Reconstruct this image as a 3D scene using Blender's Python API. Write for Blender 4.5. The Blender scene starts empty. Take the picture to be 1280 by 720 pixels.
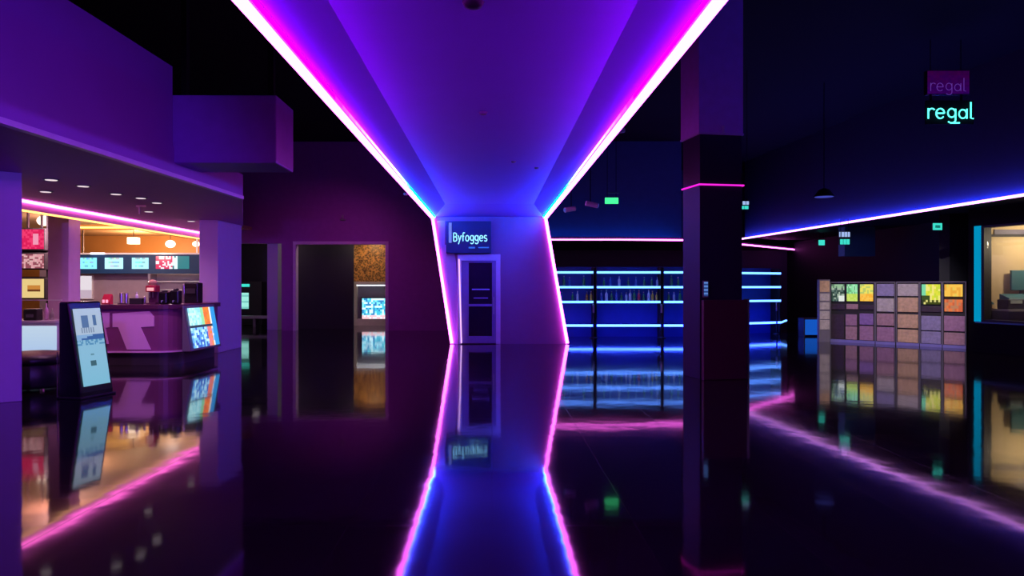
import bpy, math, random
from mathutils import Vector, Matrix
random.seed(7)
R = math.radians
col = bpy.context.scene.collection
CX, CY, F, H = 615.0, 357.0, 900.0, 1.5

def at(px, py, D):
    """world point seen at photo pixel (px,py) and standing D metres in front of the camera"""
    return Vector(((px - CX) * D / F, D, H - (py - CY) * D / F))
def zat(py, D): return H - (py - CY) * D / F
def xat(px, D): return (px - CX) * D / F

# ------------------------------------------------------------------ materials
def newmat(name):
    m = bpy.data.materials.new(name); m.use_nodes = True
    m.node_tree.nodes.clear()
    return m, m.node_tree.nodes, m.node_tree.links
def paint(name, c, rough=.5, metal=0., var=.12, scale=6., bump=.0, spec=.5, coat=0.):
    m, N, L = newmat(name)
    o = N.new('ShaderNodeOutputMaterial'); b = N.new('ShaderNodeBsdfPrincipled')
    L.new(b.outputs[0], o.inputs[0])
    b.inputs['Roughness'].default_value = rough; b.inputs['Metallic'].default_value = metal
    b.inputs['Specular IOR Level'].default_value = spec
    b.inputs['Coat Weight'].default_value = coat
    t = N.new('ShaderNodeTexCoord'); n = N.new('ShaderNodeTexNoise')
    n.inputs['Scale'].default_value = scale; n.inputs['Detail'].default_value = 4
    L.new(t.outputs['Object'], n.inputs['Vector'])
    mr = N.new('ShaderNodeMapRange'); mr.inputs[3].default_value = 1 - var; mr.inputs[4].default_value = 1 + var
    L.new(n.outputs[0], mr.inputs[0])
    mx = N.new('ShaderNodeVectorMath'); mx.operation = 'SCALE'; mx.inputs[0].default_value = c[:3]
    L.new(mr.outputs[0], mx.inputs['Scale']); L.new(mx.outputs[0], b.inputs['Base Color'])
    if bump:
        bp = N.new('ShaderNodeBump'); bp.inputs['Strength'].default_value = bump; bp.inputs['Distance'].default_value = .01
        n2 = N.new('ShaderNodeTexNoise'); n2.inputs['Scale'].default_value = scale * 8
        L.new(t.outputs['Object'], n2.inputs['Vector']); L.new(n2.outputs[0], bp.inputs['Height'])
        L.new(bp.outputs[0], b.inputs['Normal'])
    return m
def glow(name, c, s, sample=True):
    m, N, L = newmat(name)
    o = N.new('ShaderNodeOutputMaterial'); e = N.new('ShaderNodeEmission')
    e.inputs[0].default_value = (*c, 1); e.inputs[1].default_value = s
    L.new(e.outputs[0], o.inputs[0])
    if not sample: m.cycles.emission_sampling = 'NONE'
    return m
def screen_mat(name, s):
    m, N, L = newmat(name)
    o = N.new('ShaderNodeOutputMaterial'); e = N.new('ShaderNodeEmission'); a = N.new('ShaderNodeAttribute')
    a.attribute_name = 'Col'; e.inputs[1].default_value = s
    g = N.new('ShaderNodeBsdfGlossy'); g.inputs['Roughness'].default_value = .15
    g.inputs['Color'].default_value = (.04, .04, .04, 1)
    ad = N.new('ShaderNodeAddShader')
    L.new(a.outputs['Color'], e.inputs[0]); L.new(e.outputs[0], ad.inputs[0]); L.new(g.outputs[0], ad.inputs[1])
    L.new(ad.outputs[0], o.inputs[0])
    m.cycles.emission_sampling = 'NONE' if s < 1.2 else 'AUTO'
    return m
def print_mat(name):
    m, N, L = newmat(name)
    o = N.new('ShaderNodeOutputMaterial'); b = N.new('ShaderNodeBsdfPrincipled'); a = N.new('ShaderNodeAttribute')
    a.attribute_name = 'Col'; b.inputs['Roughness'].default_value = .5
    L.new(a.outputs['Color'], b.inputs['Base Color']); L.new(b.outputs[0], o.inputs[0])
    return m
def floor_mat():
    m, N, L = newmat('polished_dark_tile')
    o = N.new('ShaderNodeOutputMaterial'); b = N.new('ShaderNodeBsdfPrincipled')
    L.new(b.outputs[0], o.inputs[0])
    t = N.new('ShaderNodeTexCoord')
    br = N.new('ShaderNodeTexBrick'); br.offset = 0
    br.inputs['Scale'].default_value = 1.0; br.inputs['Brick Width'].default_value = .9; br.inputs['Row Height'].default_value = .9
    br.inputs['Mortar Size'].default_value = .004
    br.inputs['Color1'].default_value = (.010, .008, .012, 1); br.inputs['Color2'].default_value = (.014, .010, .015, 1)
    br.inputs['Mortar'].default_value = (.016, .013, .018, 1)
    L.new(t.outputs['Object'], br.inputs['Vector']); L.new(br.outputs['Color'], b.inputs['Base Color'])
    n = N.new('ShaderNodeTexNoise'); n.inputs['Scale'].default_value = .9; n.inputs['Detail'].default_value = 3
    L.new(t.outputs['Object'], n.inputs['Vector'])
    mr = N.new('ShaderNodeMapRange'); mr.inputs[3].default_value = .035; mr.inputs[4].default_value = .085
    L.new(n.outputs[0], mr.inputs[0])
    ad = N.new('ShaderNodeMath'); ad.operation = 'MULTIPLY_ADD'; ad.inputs[1].default_value = .06
    L.new(br.outputs['Fac'], ad.inputs[0]); L.new(mr.outputs[0], ad.inputs[2]); L.new(ad.outputs[0], b.inputs['Roughness'])
    n2 = N.new('ShaderNodeTexNoise'); n2.inputs['Scale'].default_value = 2.2; n2.inputs['Detail'].default_value = 2
    L.new(t.outputs['Object'], n2.inputs['Vector'])
    bp = N.new('ShaderNodeBump'); bp.inputs['Strength'].default_value = .12; bp.inputs['Distance'].default_value = .01
    L.new(n2.outputs[0], bp.inputs['Height']); L.new(bp.outputs[0], b.inputs['Normal'])
    b.inputs['IOR'].default_value = 1.6
    return m

M = dict(
    floor=floor_mat(),
    black=paint('black_ceiling_paint', (.006, .004, .006), .9, spec=.2),
    darkwall=paint('dark_wall_paint', (.030, .022, .045), .6),
    plum=paint('plum_wall_paint', (.42, .11, .44), .55),
    white=paint('white_wall_paint', (.62, .58, .72), .5, var=.04),
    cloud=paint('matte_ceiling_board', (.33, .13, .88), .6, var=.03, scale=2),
    fascia=paint('violet_fascia_paint', (.26, .06, .55), .6, var=.06, scale=2),
    soffit=paint('soffit_paint', (.45, .15, .58), .6, var=.05),
    column=paint('column_paint', (.55, .42, .75), .5, var=.05),
    lilac=paint('pale_lilac', (.55, .42, .85), .4, var=.05),
    endwall=paint('end_wall_paint', (.30, .11, .30), .5, var=.06),
    maroon=paint('maroon_laminate', (.10, .022, .075), .35),
    mauve=paint('mauve_laminate', (.27, .07, .23), .3, var=.05),
    mauve_light=paint('painted_mauve_light', (.85, .48, .85), .3, var=.05),
    blackgloss=paint('black_gloss_plastic', (.010, .010, .013), .25, var=.05),
    blackmat=paint('black_matte_plastic', (.02, .018, .022), .6),
    vinyl=paint('black_vinyl', (.012, .010, .014), .38, bump=.2, scale=10),
    metal=paint('brushed_metal', (.62, .58, .62), .3, 1., scale=20),
    grey=paint('grey_laminate', (.18, .16, .22), .5),
    whitegloss=paint('white_gloss_panel', (.75, .78, .85), .25, var=.04),
    orange=paint('honey_wood_panel', (.50, .22, .06), .5, var=.18, scale=1.5),
    tan=paint('tan_wall_paint', (.62, .46, .24), .6, var=.05),
    teal=paint('teal_paint', (.03, .14, .16), .6),
    kick=paint('slate_tile', (.06, .05, .06), .4),
    doorwood=paint('door_paint', (.30, .16, .44), .4),
    darkglass=paint('dark_door_glass', (.03, .008, .03), .12, spec=.4),
    red=paint('red_plastic', (.5, .02, .05), .35),
    yellowmetal=paint('aged_brass', (.45, .36, .12), .4, .6),
    neon=glow('magenta_neon', (1.0, .115, .97), 8.5),
    neon_pillar=glow('magenta_neon_dim', (1.0, .02, .75), 1.1),
    neon_soft=glow('pink_neon', (1.0, .13, .62), 8.0),
    neon_bar=glow('pink_thin_neon', (1.0, .13, .86), 6.5),
    neon_right=glow('pink_white_neon', (.85, .30, 1.0), 4.5),
    cove_blue=glow('blue_cove_led', (.01, .05, 1.0), 170.0),
    cove_violet=glow('violet_cove_led', (.22, .02, 1.0), 8.0),
    warm=glow('warm_cove_led', (1.0, .50, .12), 3.2),
    shelf_led=glow('ice_blue_led', (.09, .26, 1.0), 4.4),
    shelf_low=glow('blue_led', (.025, .07, 1.0), 18.0),
    cyan=glow('cyan_neon', (.10, .95, .80), 2.2, False),
    iceletters=glow('ice_blue_letters', (.25, .66, 1.0), 1.8, False),
    green=glow('exit_green', (.06, .85, .30), 1.3, False),
    teal_glow=glow('teal_sign_glow', (.05, .75, .62), 1.0, False),
    ice_glow=glow('pale_sign_glow', (.40, .55, .95), .9, False),
    canlight=glow('downlight_lens', (1.0, .80, .88), .9),
    globe=glow('warm_globe', (1.0, .72, .55), 3.2),
    white_lamp=glow('white_lamp', (.9, .92, 1.0), 2.0, False),
    violet_sign=glow('violet_sign_glow', (.12, .01, .32), .38, False),
    lampblue=glow('dim_blue_diffuser', (.10, .12, .8), .5, False),
    cyanframe=glow('cyan_light_frame', (.0, .28, .52), 1.0),
    rack_glow=glow('cabinet_rack_glow', (.01, .13, .75), .7, False),
    tube_violet=glow('lilac_tube', (.75, .42, 1.0), 1.6, False),
    screen=screen_mat('screen', 1.0), screen_hi=screen_mat('bright_screen', 1.5),
    printed=print_mat('printed_panel'),
)

# ------------------------------------------------------------------ mesh helper
class MB:
    def __init__(s): s.v = []; s.f = []; s.c = []
    def add(s, vs, fs, c=None):
        b = len(s.v); s.v += [tuple(v) for v in vs]
        for f in fs: s.f.append([b + i for i in f]); s.c.append(c)
        return s
    def box(s, x0, x1, y0, y1, z0, z1):
        vs = [(x, y, z) for z in (z0, z1) for y in (y0, y1) for x in (x0, x1)]
        return s.add(vs, [(0, 2, 3, 1), (4, 5, 7, 6), (0, 1, 5, 4), (2, 6, 7, 3), (0, 4, 6, 2), (1, 3, 7, 5)])
    def prism(s, pts, z0, z1):            # ccw plan polygon
        n = len(pts)
        vs = [(x, y, z0) for x, y in pts] + [(x, y, z1) for x, y in pts]
        fs = [list(range(n))[::-1], list(range(n, 2 * n))] + [(i, (i + 1) % n, n + (i + 1) % n, n + i) for i in range(n)]
        return s.add(vs, fs)
    def sect(s, pts, y0, y1):             # (x,z) section run along y
        n = len(pts)
        vs = [(x, y0, z) for x, z in pts] + [(x, y1, z) for x, z in pts]
        fs = [list(range(n)), list(range(n, 2 * n))[::-1]] + [(i, n + i, n + (i + 1) % n, (i + 1) % n) for i in range(n)]
        return s.add(vs, fs)
    def side(s, pts, x0, x1):             # (y,z) section run along x
        n = len(pts)
        vs = [(x0, y, z) for y, z in pts] + [(x1, y, z) for y, z in pts]
        fs = [list(range(n))[::-1], list(range(n, 2 * n))] + [(i, (i + 1) % n, n + (i + 1) % n, n + i) for i in range(n)]
        return s.add(vs, fs)
    def tube(s, pts, r, n=8, closed=False):
        pts = [Vector(p) for p in pts]; rings = []
        for i, p in enumerate(pts):
            a = pts[max(i - 1, 0)]; b = pts[min(i + 1, len(pts) - 1)]
            d = (b - a).normalized() if (b - a).length > 1e-9 else Vector((0, 0, 1))
            u = d.orthogonal().normalized() if i == 0 else (rings[-1][1] - d * rings[-1][1].dot(d)).normalized()
            w = d.cross(u)
            rings.append(([p + (u * math.cos(2 * math.pi * k / n) + w * math.sin(2 * math.pi * k / n)) * r for k in range(n)], u))
        vs = [v for rg, _ in rings for v in rg]; fs = []
        for i in range(len(pts) - 1):
            for k in range(n):
                fs.append((i * n + k, i * n + (k + 1) % n, (i + 1) * n + (k + 1) % n, (i + 1) * n + k))
        fs.append(list(range(n))[::-1]); fs.append([(len(pts) - 1) * n + k for k in range(n)])
        return s.add(vs, fs)
    def lathe(s, prof, x=0, y=0, n=20):   # prof: (r,z)
        vs = []; fs = []
        for r, z in prof:
            for k in range(n):
                a = 2 * math.pi * k / n; vs.append((x + r * math.cos(a), y + r * math.sin(a), z))
        for i in range(len(prof) - 1):
            for k in range(n): fs.append((i * n + k, i * n + (k + 1) % n, (i + 1) * n + (k + 1) % n, (i + 1) * n + k))
        fs.append(list(range(n))[::-1]); fs.append([(len(prof) - 1) * n + k for k in range(n)])
        return s.add(vs, fs)
    def grid(s, o, u, v, nx, ny, fn):     # coloured picture on a flat panel
        o, u, v = Vector(o), Vector(u), Vector(v)
        for j in range(ny):
            for i in range(nx):
                p = lambda a, b: o + u * (a / nx) + v * (b / ny)
                s.add([p(i, j), p(i + 1, j), p(i + 1, j + 1), p(i, j + 1)], [(0, 1, 2, 3)], fn((i + .5) / nx, (j + .5) / ny))
        return s
    def build(s, name, m, parent=None, loc=None, rz=0, bevel=0, smooth=False):
        me = bpy.data.meshes.new(name); me.from_pydata(s.v, [], s.f); me.update()
        if any(c is not None for c in s.c):
            a = me.color_attributes.new('Col', 'FLOAT_COLOR', 'CORNER'); k = 0
            for f, c in zip(me.polygons, s.c):
                for _ in f.loop_indices: a.data[k].color = (*(c or (0, 0, 0)), 1); k += 1
        me.materials.append(m)
        if smooth:
            for p in me.polygons: p.use_smooth = True
        o = bpy.data.objects.new(name, me); col.objects.link(o)
        if parent is not None: o.parent = parent
        if loc is not None: o.location = loc
        o.rotation_euler.z = rz
        if bevel:
            b = o.modifiers.new('bevel', 'BEVEL'); b.width = bevel; b.segments = 2; b.limit_method = 'ANGLE'
        return o
def tag(o, label, cat, group=None, kind=None):
    o['label'] = label; o['category'] = cat
    if group: o['group'] = group
    if kind: o['kind'] = kind
    return o
def thing(name, loc, label, cat, rz=0, group=None):
    o = bpy.data.objects.new(name, None); col.objects.link(o)
    o.location = loc; o.rotation_euler.z = rz; o.empty_display_size = .1
    return tag(o, label, cat, group)
def struct(name, mb, m, parent=None, **k):
    o = mb.build(name, m, parent, **k)
    if parent is None: o['kind'] = 'structure'
    return o
def copy_tree(o, parent=None):
    c = o.copy(); col.objects.link(c)
    if parent is not None: c.parent = parent
    for ch in list(o.children): copy_tree(ch, c)
    return c

CEIL = 6.3
# ================================================================== SETTING
fl = MB().box(-18, 18, -5, 32, -.1, 0); struct('floor', fl, M['floor'])
struct('ceiling', MB().box(-18, 18, -5, 32, CEIL, CEIL + .2), M['black'])
struct('wall_left', MB().box(-18.2, -18, -5, 32, 0, CEIL), M['darkwall'])
struct('wall_right', MB().box(18, 18.2, -5, 32, 0, CEIL), M['darkwall'])
struct('wall_front', MB().box(-18, 18, -5.2, -5, 0, CEIL), M['darkwall'])
struct('wall_rear', MB().box(-18, 18, 32, 32.2, 0, CEIL), M['darkwall'])

# plum wall behind, with its two openings (one mesh of pillars and header)
WB = 24.0
xo0, xo1, xo2, xo3 = xat(303, WB) - .3, xat(352, WB), xat(369, WB), xat(483, WB)
zo = zat(304, WB)
w = MB()
w.box(xo1, xo2, WB, WB + .25, 0, zo); w.box(xo3, -1.0, WB, WB + .25, 0, zo)
w.box(xo0, -1.0, WB, WB + .25, zo, CEIL)
struct('wall_back', w, M['plum'])
# metal lining round the big opening
t = MB()
t.box(xo2 - .07, xo2 + .03, WB - .03, WB + .28, 0, zo - .04); t.box(xo3 - .03, xo3 + .07, WB - .03, WB + .28, 0, zo - .04)
t.box(xo2 - .07, xo3 + .07, WB - .03, WB + .28, zo - .04, zo + .06)
struct('trim_1', t, paint('opening_lining', (.85, .70, .80), .35))
# corridor seen through the openings
c = MB(); c.box(xo0 - 1.6, -1.0, 28.6, 28.8, 0, 3.3); struct('wall_corridor', c, M['darkwall'])
c = MB(); c.box(-10.0, -1.0, WB + .25, 28.6, 3.15, 3.3); struct('ceiling_corridor', c, M['grey'])
c = MB(); c.box(-6.75, -4.85, 25.2, 25.3, 0, 3.15); struct('wall_partition', c, M['blackmat'])
# gold mosaic wall
def gold_mat():
    m, N, L = newmat('gold_mosaic')
    o = N.new('ShaderNodeOutputMaterial'); b = N.new('ShaderNodeBsdfPrincipled'); L.new(b.outputs[0], o.inputs[0])
    t = N.new('ShaderNodeTexCoord'); v = N.new('ShaderNodeTexVoronoi'); v.inputs['Scale'].default_value = 15
    n = N.new('ShaderNodeTexNoise'); n.inputs['Scale'].default_value = 5; n.inputs['Detail'].default_value = 6
    L.new(t.outputs['Object'], v.inputs[0]); L.new(t.outputs['Object'], n.inputs[0])
    mu = N.new('ShaderNodeMath'); mu.operation = 'MULTIPLY'; L.new(v.outputs[0], mu.inputs[0]); L.new(n.outputs[0], mu.inputs[1])
    r = N.new('ShaderNodeValToRGB'); r.color_ramp.elements[0].position = .08; r.color_ramp.elements[0].color = (.06, .02, .01, 1)
    r.color_ramp.elements[1].position = .38; r.color_ramp.elements[1].color = (.95, .48, .12, 1)
    L.new(mu.outputs[0], r.inputs[0]); L.new(r.outputs[0], b.inputs['Base Color']); b.inputs['Roughness'].default_value = .4
    return m
struct('wall_mosaic', MB().box(-5.6, -3.4, 28.0, 28.2, 0, 3.15), gold_mat())

# raised wall over the bar and behind it
struct('wall_bar', MB().box(-1.0, 18, 30.0, 30.2, 0, CEIL), paint('navy_wall_paint', (.06, .07, .12), .6))

struct('wall_bar_upper', MB().box(-.9, 6.3, 23.95, 24.15, 3.05, CEIL), paint('deep_teal_wall_paint', (.05, .10, .20), .6))
# ---- soffit of the concession side (left)
s = MB().prism([(-8, -3), (-5.6, -3), (-4.95, 1), (-4.60, 4), (-4.38, 6.4), (-4.26, 9.6), (-4.18, 12.05), (-6.05, 17.5), (-8, 22), (-8, 22)][:-1], 2.96, 3.35)
struct('ceiling_soffit', s, M['soffit'])
def wallstrip(pts, th, z0, z1):       # vertical curved panel following plan points
    mb = MB(); n = len(pts)
    out = [Vector(p) for p in pts]; inn = []
    for i, p in enumerate(out):
        a = out[max(0, i - 1)]; b = out[min(n - 1, i + 1)]; d = (b - a).normalized()
        inn.append(p + Vector((-d.y, d.x)) * th)
    poly = [(p.x, p.y) for p in out] + [(p.x, p.y) for p in inn[::-1]]
    # as quads so that the curve is clean
    for i in range(n - 1):
        q = [out[i], out[i + 1], inn[i + 1], inn[i]]
        mb.prism([(p.x, p.y) for p in q], z0, z1)
    return mb
curve = [(-5.6, -3), (-5.25, -1), (-4.95, 1), (-4.76, 2.5), (-4.60, 4), (-4.48, 5.2), (-4.38, 6.4), (-4.31, 8), (-4.26, 9.6)]
struct('wall_fascia', wallstrip(curve, .2, 3.35, 4.42), M['fascia'])
struct('wall_fascia_lower', wallstrip(curve + [(-4.21, 11), (-4.18, 12.05)], -.012, 3.0, 3.36), M['fascia'])
lip = [(x + .02, y) for x, y in curve] + [(-4.19, 11), (-4.16, 12.07)]
struct('trim_2', wallstrip(lip, .08, 2.945, 3.0), paint('lip_paint', (.55, .4, .8), .4))
# boxed duct at the end of the fascia
d = MB().box(-4.9, -2.88, 9.62, 10.45, 3.14, 4.05); struct('ceiling_duct', d, paint('duct_paint', (.24, .06, .50), .55), bevel=.02)
struct('ceiling_duct_hanger', MB().box(-4.3, -4.22, 9.95, 10.05, 4.04, CEIL + .01).box(-3.1, -3.02, 9.95, 10.05, 4.04, CEIL + .01), M['black'])
# slab behind concession front and raised tray with coves
struct('ceiling_concession', MB().box(-18, -8, 5, 28, 3.35, 3.45), paint('cream_ceiling', (.50, .30, .16), .6))
struct('ceiling_concession_near', MB().box(-18, -8, -3, 8.5, 2.96, 3.35), M['soffit'])
struct('wall_concession', MB().box(-18, -10.2, 26.8, 27.0, 0, 3.35), M['orange'])
struct('wall_divider', MB().prism([(-6.75, 17.55), (-6.6, 17.6), (-10.0, 27.0), (-10.2, 26.9)], 0, 2.96), M['white'])
struct('wall_divider_upper', MB().prism([(-7.95, 20.9), (-7.8, 20.95), (-10.0, 27.0), (-10.2, 26.9)], 2.96, 3.6), M['white'])
# hanging band at the edge of the raised tray
struct('trim_3', MB().box(-8.06, -7.98, 8.5, 21.8, 2.80, 2.97), paint('pink_band', (.75, .55, .7), .4))
n1 = MB().tube([(-7.96, 8.5, 2.945), (-7.96, 21.6, 2.945)], .034)
tag(n1.build('neon_tube', M['neon_soft']), 'long pink neon tube along the edge of the raised concession ceiling', 'neon light')
n1 = MB().tube([(-8.02, 8.5, 2.785), (-8.02, 21.6, 2.785)], .018)
tag(n1.build('led_strip', M['warm']), 'amber led strip running just beneath the long pink concession neon', 'led strip')
n1 = MB().tube([(-13.0, 21.9, 3.27), (-11.05, 21.9, 3.27)], .03)
tag(n1.build('led_strip', M['warm']), 'pale yellow led cove line crossing above the menu screens', 'led strip')
n1 = MB().tube([(-11.0, 22.1, 3.27), (-10.95, 26.7, 3.27)], .03)
tag(n1.build('led_strip', M['warm']), 'yellow led cove line slanting back over the honey wood panel', 'led strip')
struct('trim_4', MB().box(-13.2, -10.9, 21.92, 22.0, 3.2, 3.36).box(-10.98, -10.9, 22.0, 26.8, 3.2, 3.36), M['orange'])

# ================================================================== PORTAL (ceiling canopy, end wall, neon)
XL, XR, ZP, DE = -1.52, 1.375, 3.247, 18.5
zf = 3.45; xl2, xr2 = -1.12, 1.0
v = [(XL - .06, -3, ZP + .02), (XR + .06, -3, ZP + .02), (XR + .06, DE + .6, ZP + .02), (XL - .06, DE + .6, ZP + .02),
     (XL - .06, -3, 3.75), (XR + .06, -3, 3.75), (XR + .06, DE + .6, 3.75), (XL - .06, DE + .6, 3.75),
     (XL + .05, -3, ZP + .02), (XR - .05, -3, ZP + .02), (XR - .05, DE - .02, ZP + .02), (XL + .05, DE - .02, ZP + .02),
     (xl2, -3, zf), (xr2, -3, zf), (xr2, 17.2, zf), (xl2, 17.2, zf)]
f = [(0, 8, 11, 3), (9, 1, 2, 10), (11, 10, 2, 3), (8, 12, 15, 11), (13, 9, 10, 14), (15, 14, 10, 11), (12, 13, 14, 15),
     (0, 3, 7, 4), (1, 5, 6, 2), (2, 6, 7, 3), (4, 7, 6, 5), (0, 4, 5, 1, 9, 13, 12, 8)]
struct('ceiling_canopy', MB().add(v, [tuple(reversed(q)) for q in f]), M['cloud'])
struct('ceiling_canopy_hanger', MB().box(-.05, .05, 4, 4.1, 3.74, CEIL + .01).box(-.05, .05, 12, 12.1, 3.74, CEIL + .01), M['black'])
# end wall, leaning trapezoid
BL, BR = xat(565, DE), xat(709, DE)
struct('wall_end', MB().sect([(XL, ZP + .03), (BL, 0), (BR, 0), (XR, ZP + .03)], DE + .02, DE + .6), M['endwall'])
def neon_line(name, pts, r, m, label, cat='neon light', n=8):
    return tag(MB().tube(pts, r, n).build(name, m), label, cat)
neon_line('neon_tube', [(XL, -3, ZP - .02), (XL, DE - .04, ZP - .02), (BL, DE - .04, .02)], .042, M['neon'],
          'thick magenta neon running along the left canopy edge and down the leaning wall side')
neon_line('neon_tube', [(XR, -3, ZP - .02), (XR, DE - .04, ZP - .02), (BR, DE - .04, .02)], .042, M['neon'],
          'thick magenta neon running along the right canopy edge and down the leaning wall side')
# strip light on the wall by the door, put in as paler lilac
lp = thing('lit_wall_area', (0, DE, 0), 'strip light on the wall, put in as pale lilac, between the left leaning neon and the door', 'painted light')
zz = lambda py: zat(py, DE); xx = lambda px: xat(px, DE)
MB().sect([(xx(546), zz(276)), (xx(556), zz(276)), (xx(556), zz(306)), (xx(566), zz(306)), (xx(570), zz(328)), (xx(575), .0), (xx(566), .0)][::-1], -.012, .02).build('painted_glow', M['lilac'], lp)
MB().box(xx(549), xx(552), -.03, -.012, zz(310), zz(277)).build('painted_glow_strip', M['lilac'], lp)
# door
dr = bpy.data.objects.new('door_1', None); col.objects.link(dr); dr.location = (0, DE, 0); dr['kind'] = 'structure'
fm = MB(); fm.box(xx(572), xx(577), -.08, .03, 0, zz(325.9)); fm.box(xx(620), xx(625.5), -.08, .03, 0, zz(325.9)); fm.box(xx(572), xx(625.5), -.08, .03, zz(326), zz(318))
fm.build('door_frame', paint('door_frame_paint', (.75, .52, .85), .4), dr, bevel=.01)
lf = MB(); lf.box(xx(577), xx(586), -.05, -.005, .02, zz(326)); lf.box(xx(615), xx(620), -.05, -.005, .02, zz(326))
lf.box(xx(586), xx(615), -.05, -.005, .02, zz(420)); lf.box(xx(586), xx(615), -.05, -.005, zz(328.5), zz(326)); lf.box(xx(586), xx(615), -.055, -.005, zz(383), zz(380))
lf.build('door_leaf', M['doorwood'], dr, bevel=.006)
MB().box(xx(586), xx(615), -.03, -.01, zz(420), zz(328)).build('door_glass', M['darkglass'], dr)
MB().box(xx(590), xx(612), -.034, -.03, zz(362.5), zz(361)).box(xx(592), xx(610), -.034, -.03, zz(373), zz(372)).build('glazing_bar', M['lilac'], dr)
MB().tube([(xx(617), -.055, zz(392)), (xx(617), -.09, zz(392)), (xx(617), -.09, zz(372)), (xx(617), -.055, zz(372))], .012).build('door_handle', M['metal'], dr)
neon_line('neon_tube', [(xx(574), DE - .1, zz(324)), (xx(577), DE - .1, .03)], .016, M['tube_violet'], 'thin lilac light tube up the left side of the door frame')
# lettering helper: stroke letters in a unit cell (x 0..w, y 0..1 x-height)
def arc(cx, cy, rx, ry, a0, a1, n=12): return [(cx + rx * math.cos(R(a0 + (a1 - a0) * k / n)), cy + ry * math.sin(R(a0 + (a1 - a0) * k / n))) for k in range(n + 1)]
GL = {
 'r': (.5, [[(0.05, 0), (.05, 1)], [(.05, .6)] + arc(.35, .62, .28, .36, 170, 40)]),
 'e': (.8, [[(.08, .52), (.72, .52)] + arc(.4, .5, .34, .48, 5, 320)]),
 'g': (.8, [arc(.4, .55, .32, .42, 0, 360, 16), [(.72, .95), (.72, -.1)] + arc(.4, -.12, .32, .3, 0, -150)]),
 'a': (.8, [arc(.38, .45, .32, .42, 0, 360, 16), [(.72, .95), (.72, .0)]]),
 'l': (.35, [[(.1, 1.6), (.1, .05), (.32, .0)]]),
 'B': (.8, [[(.08, 0), (.08, 1.4)], [(.08, 1.4)] + arc(.35, 1.06, .33, .34, 90, -90) + [(.08, .72)] + arc(.38, .36, .36, .36, 90, -90) + [(.08, 0)]]),
 'y': (.7, [[(.05, 1), (.35, .1)], [(.68, 1), (.1, -.5)]]),
 'f': (.5, [[(.18, 0), (.18, 1.1)] + arc(.38, 1.15, .2, .3, 180, 40), [(0, .85), (.42, .85)]]),
 'o': (.8, [arc(.4, .5, .33, .48, 0, 360, 16)]),
 's': (.65, [arc(.32, .74, .26, .25, 30, 270, 10) + arc(.32, .25, .27, .25, 90, -150, 10)]),
 'n': (.75, [[(.08, 0), (.08, 1)], [(.08, .6)] + arc(.36, .62, .28, .36, 170, 0) + [(.64, 0)]]),
 'U': (.8, [[(.08, 1.3), (.08, .4)] + arc(.38, .4, .3, .38, 180, 360) + [(.68, 1.3)]]),
}
def lettering(txt, x0, z0, width, xh, y, r):
    mb = MB(); tot = sum(GL[c][0] + .15 for c in txt) - .15; k = width / tot; x = x0
    for c in txt:
        for st in GL[c][1]: mb.tube([(x + px * k, y, z0 + pz * xh) for px, pz in st], r, 6)
        x += (GL[c][0] + .15) * k
    return mb
# sign over the door
sg = thing('door_sign', (0, DE, zz(290)), 'dark blue box sign over the door with small ice blue letters', 'sign')
dz = -zz(290)
MB().box(xx(558), xx(614), -.16, .02, zz(317) + dz, zz(277) + dz).build('sign_box', paint('navy_sign_box', (.02, .03, .10), .4), sg, bevel=.01)
lettering('Byfogges', xx(567), zz(302) + dz, xx(610) - xx(568), .15, -.17, .013).build('lettering', M['iceletters'], sg)
MB().box(xx(561.5), xx(565), -.18, -.16, zz(304) + dz, zz(279) + dz).build('vertical_lettering', glow('side_letter_glow', (.18, .25, 1.0), .9, False), sg)
MB().box(xx(586), xx(594), -.17, -.16, zz(311) + dz, zz(309) + dz).box(xx(598), xx(611), -.17, -.16, zz(310.6) + dz, zz(309.2) + dz).build('small_lettering', glow('small_letter_glow', (.04, .16, .9), .9, False), sg)
# canopy details
def dome(x, y, z, r, label, name='smoke_detector', cat='smoke detector', m='blackmat'):
    o = MB().lathe([(r * .4, -.6 * r), (r * .8, -.45 * r), (r, -.1 * r), (r * 1.05, .02)], n=16).build(name, M[m], smooth=True)
    o.location = (x, y, z); return tag(o, label, cat)
dome(-.13, 4.95, zf, .075, 'black domed camera on the canopy ceiling at the top edge of the photo', 'dome_camera', 'camera')
dome(-.10, 8.1, zf, .05, 'small dark sprinkler head halfway along the violet canopy ceiling', 'sprinkler', 'sprinkler', 'grey')
dome(.34, 11.3, zf, .04, 'tiny sprinkler head where the canopy ceiling turns blue, left one', 'sprinkler', 'sprinkler', 'grey')
dome(.74, 11.9, zf, .04, 'tiny sprinkler head where the canopy ceiling turns blue, right one', 'sprinkler', 'sprinkler', 'grey')

# ================================================================== COLUMNS
def column(name, loc, rz, w_, d_, h, m, label, group=None):
    t = thing(name, loc, label, 'column', rz, group)
    MB().box(-w_ / 2, w_ / 2, -d_ / 2, d_ / 2, 0, h).build('shaft', m, t, bevel=.01)
    return t
column('square_column', (-6.60, 9.30, 0), R(37), .85, .55, 2.965, M['column'], 'broad violet column at the left edge of the photo')
column('square_column', (-6.30, 16.76, 0), 0, .42, 1.5, 2.965, M['column'], 'violet column behind the rounded end of the concession counter')
column('square_column', (-8.76, 14.75, 0), 0, .42, .42, 3.355, paint('inner_column', (.62, .38, .62), .35), 'slim pinkish column inside the concession, behind the digital kiosk')
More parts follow.
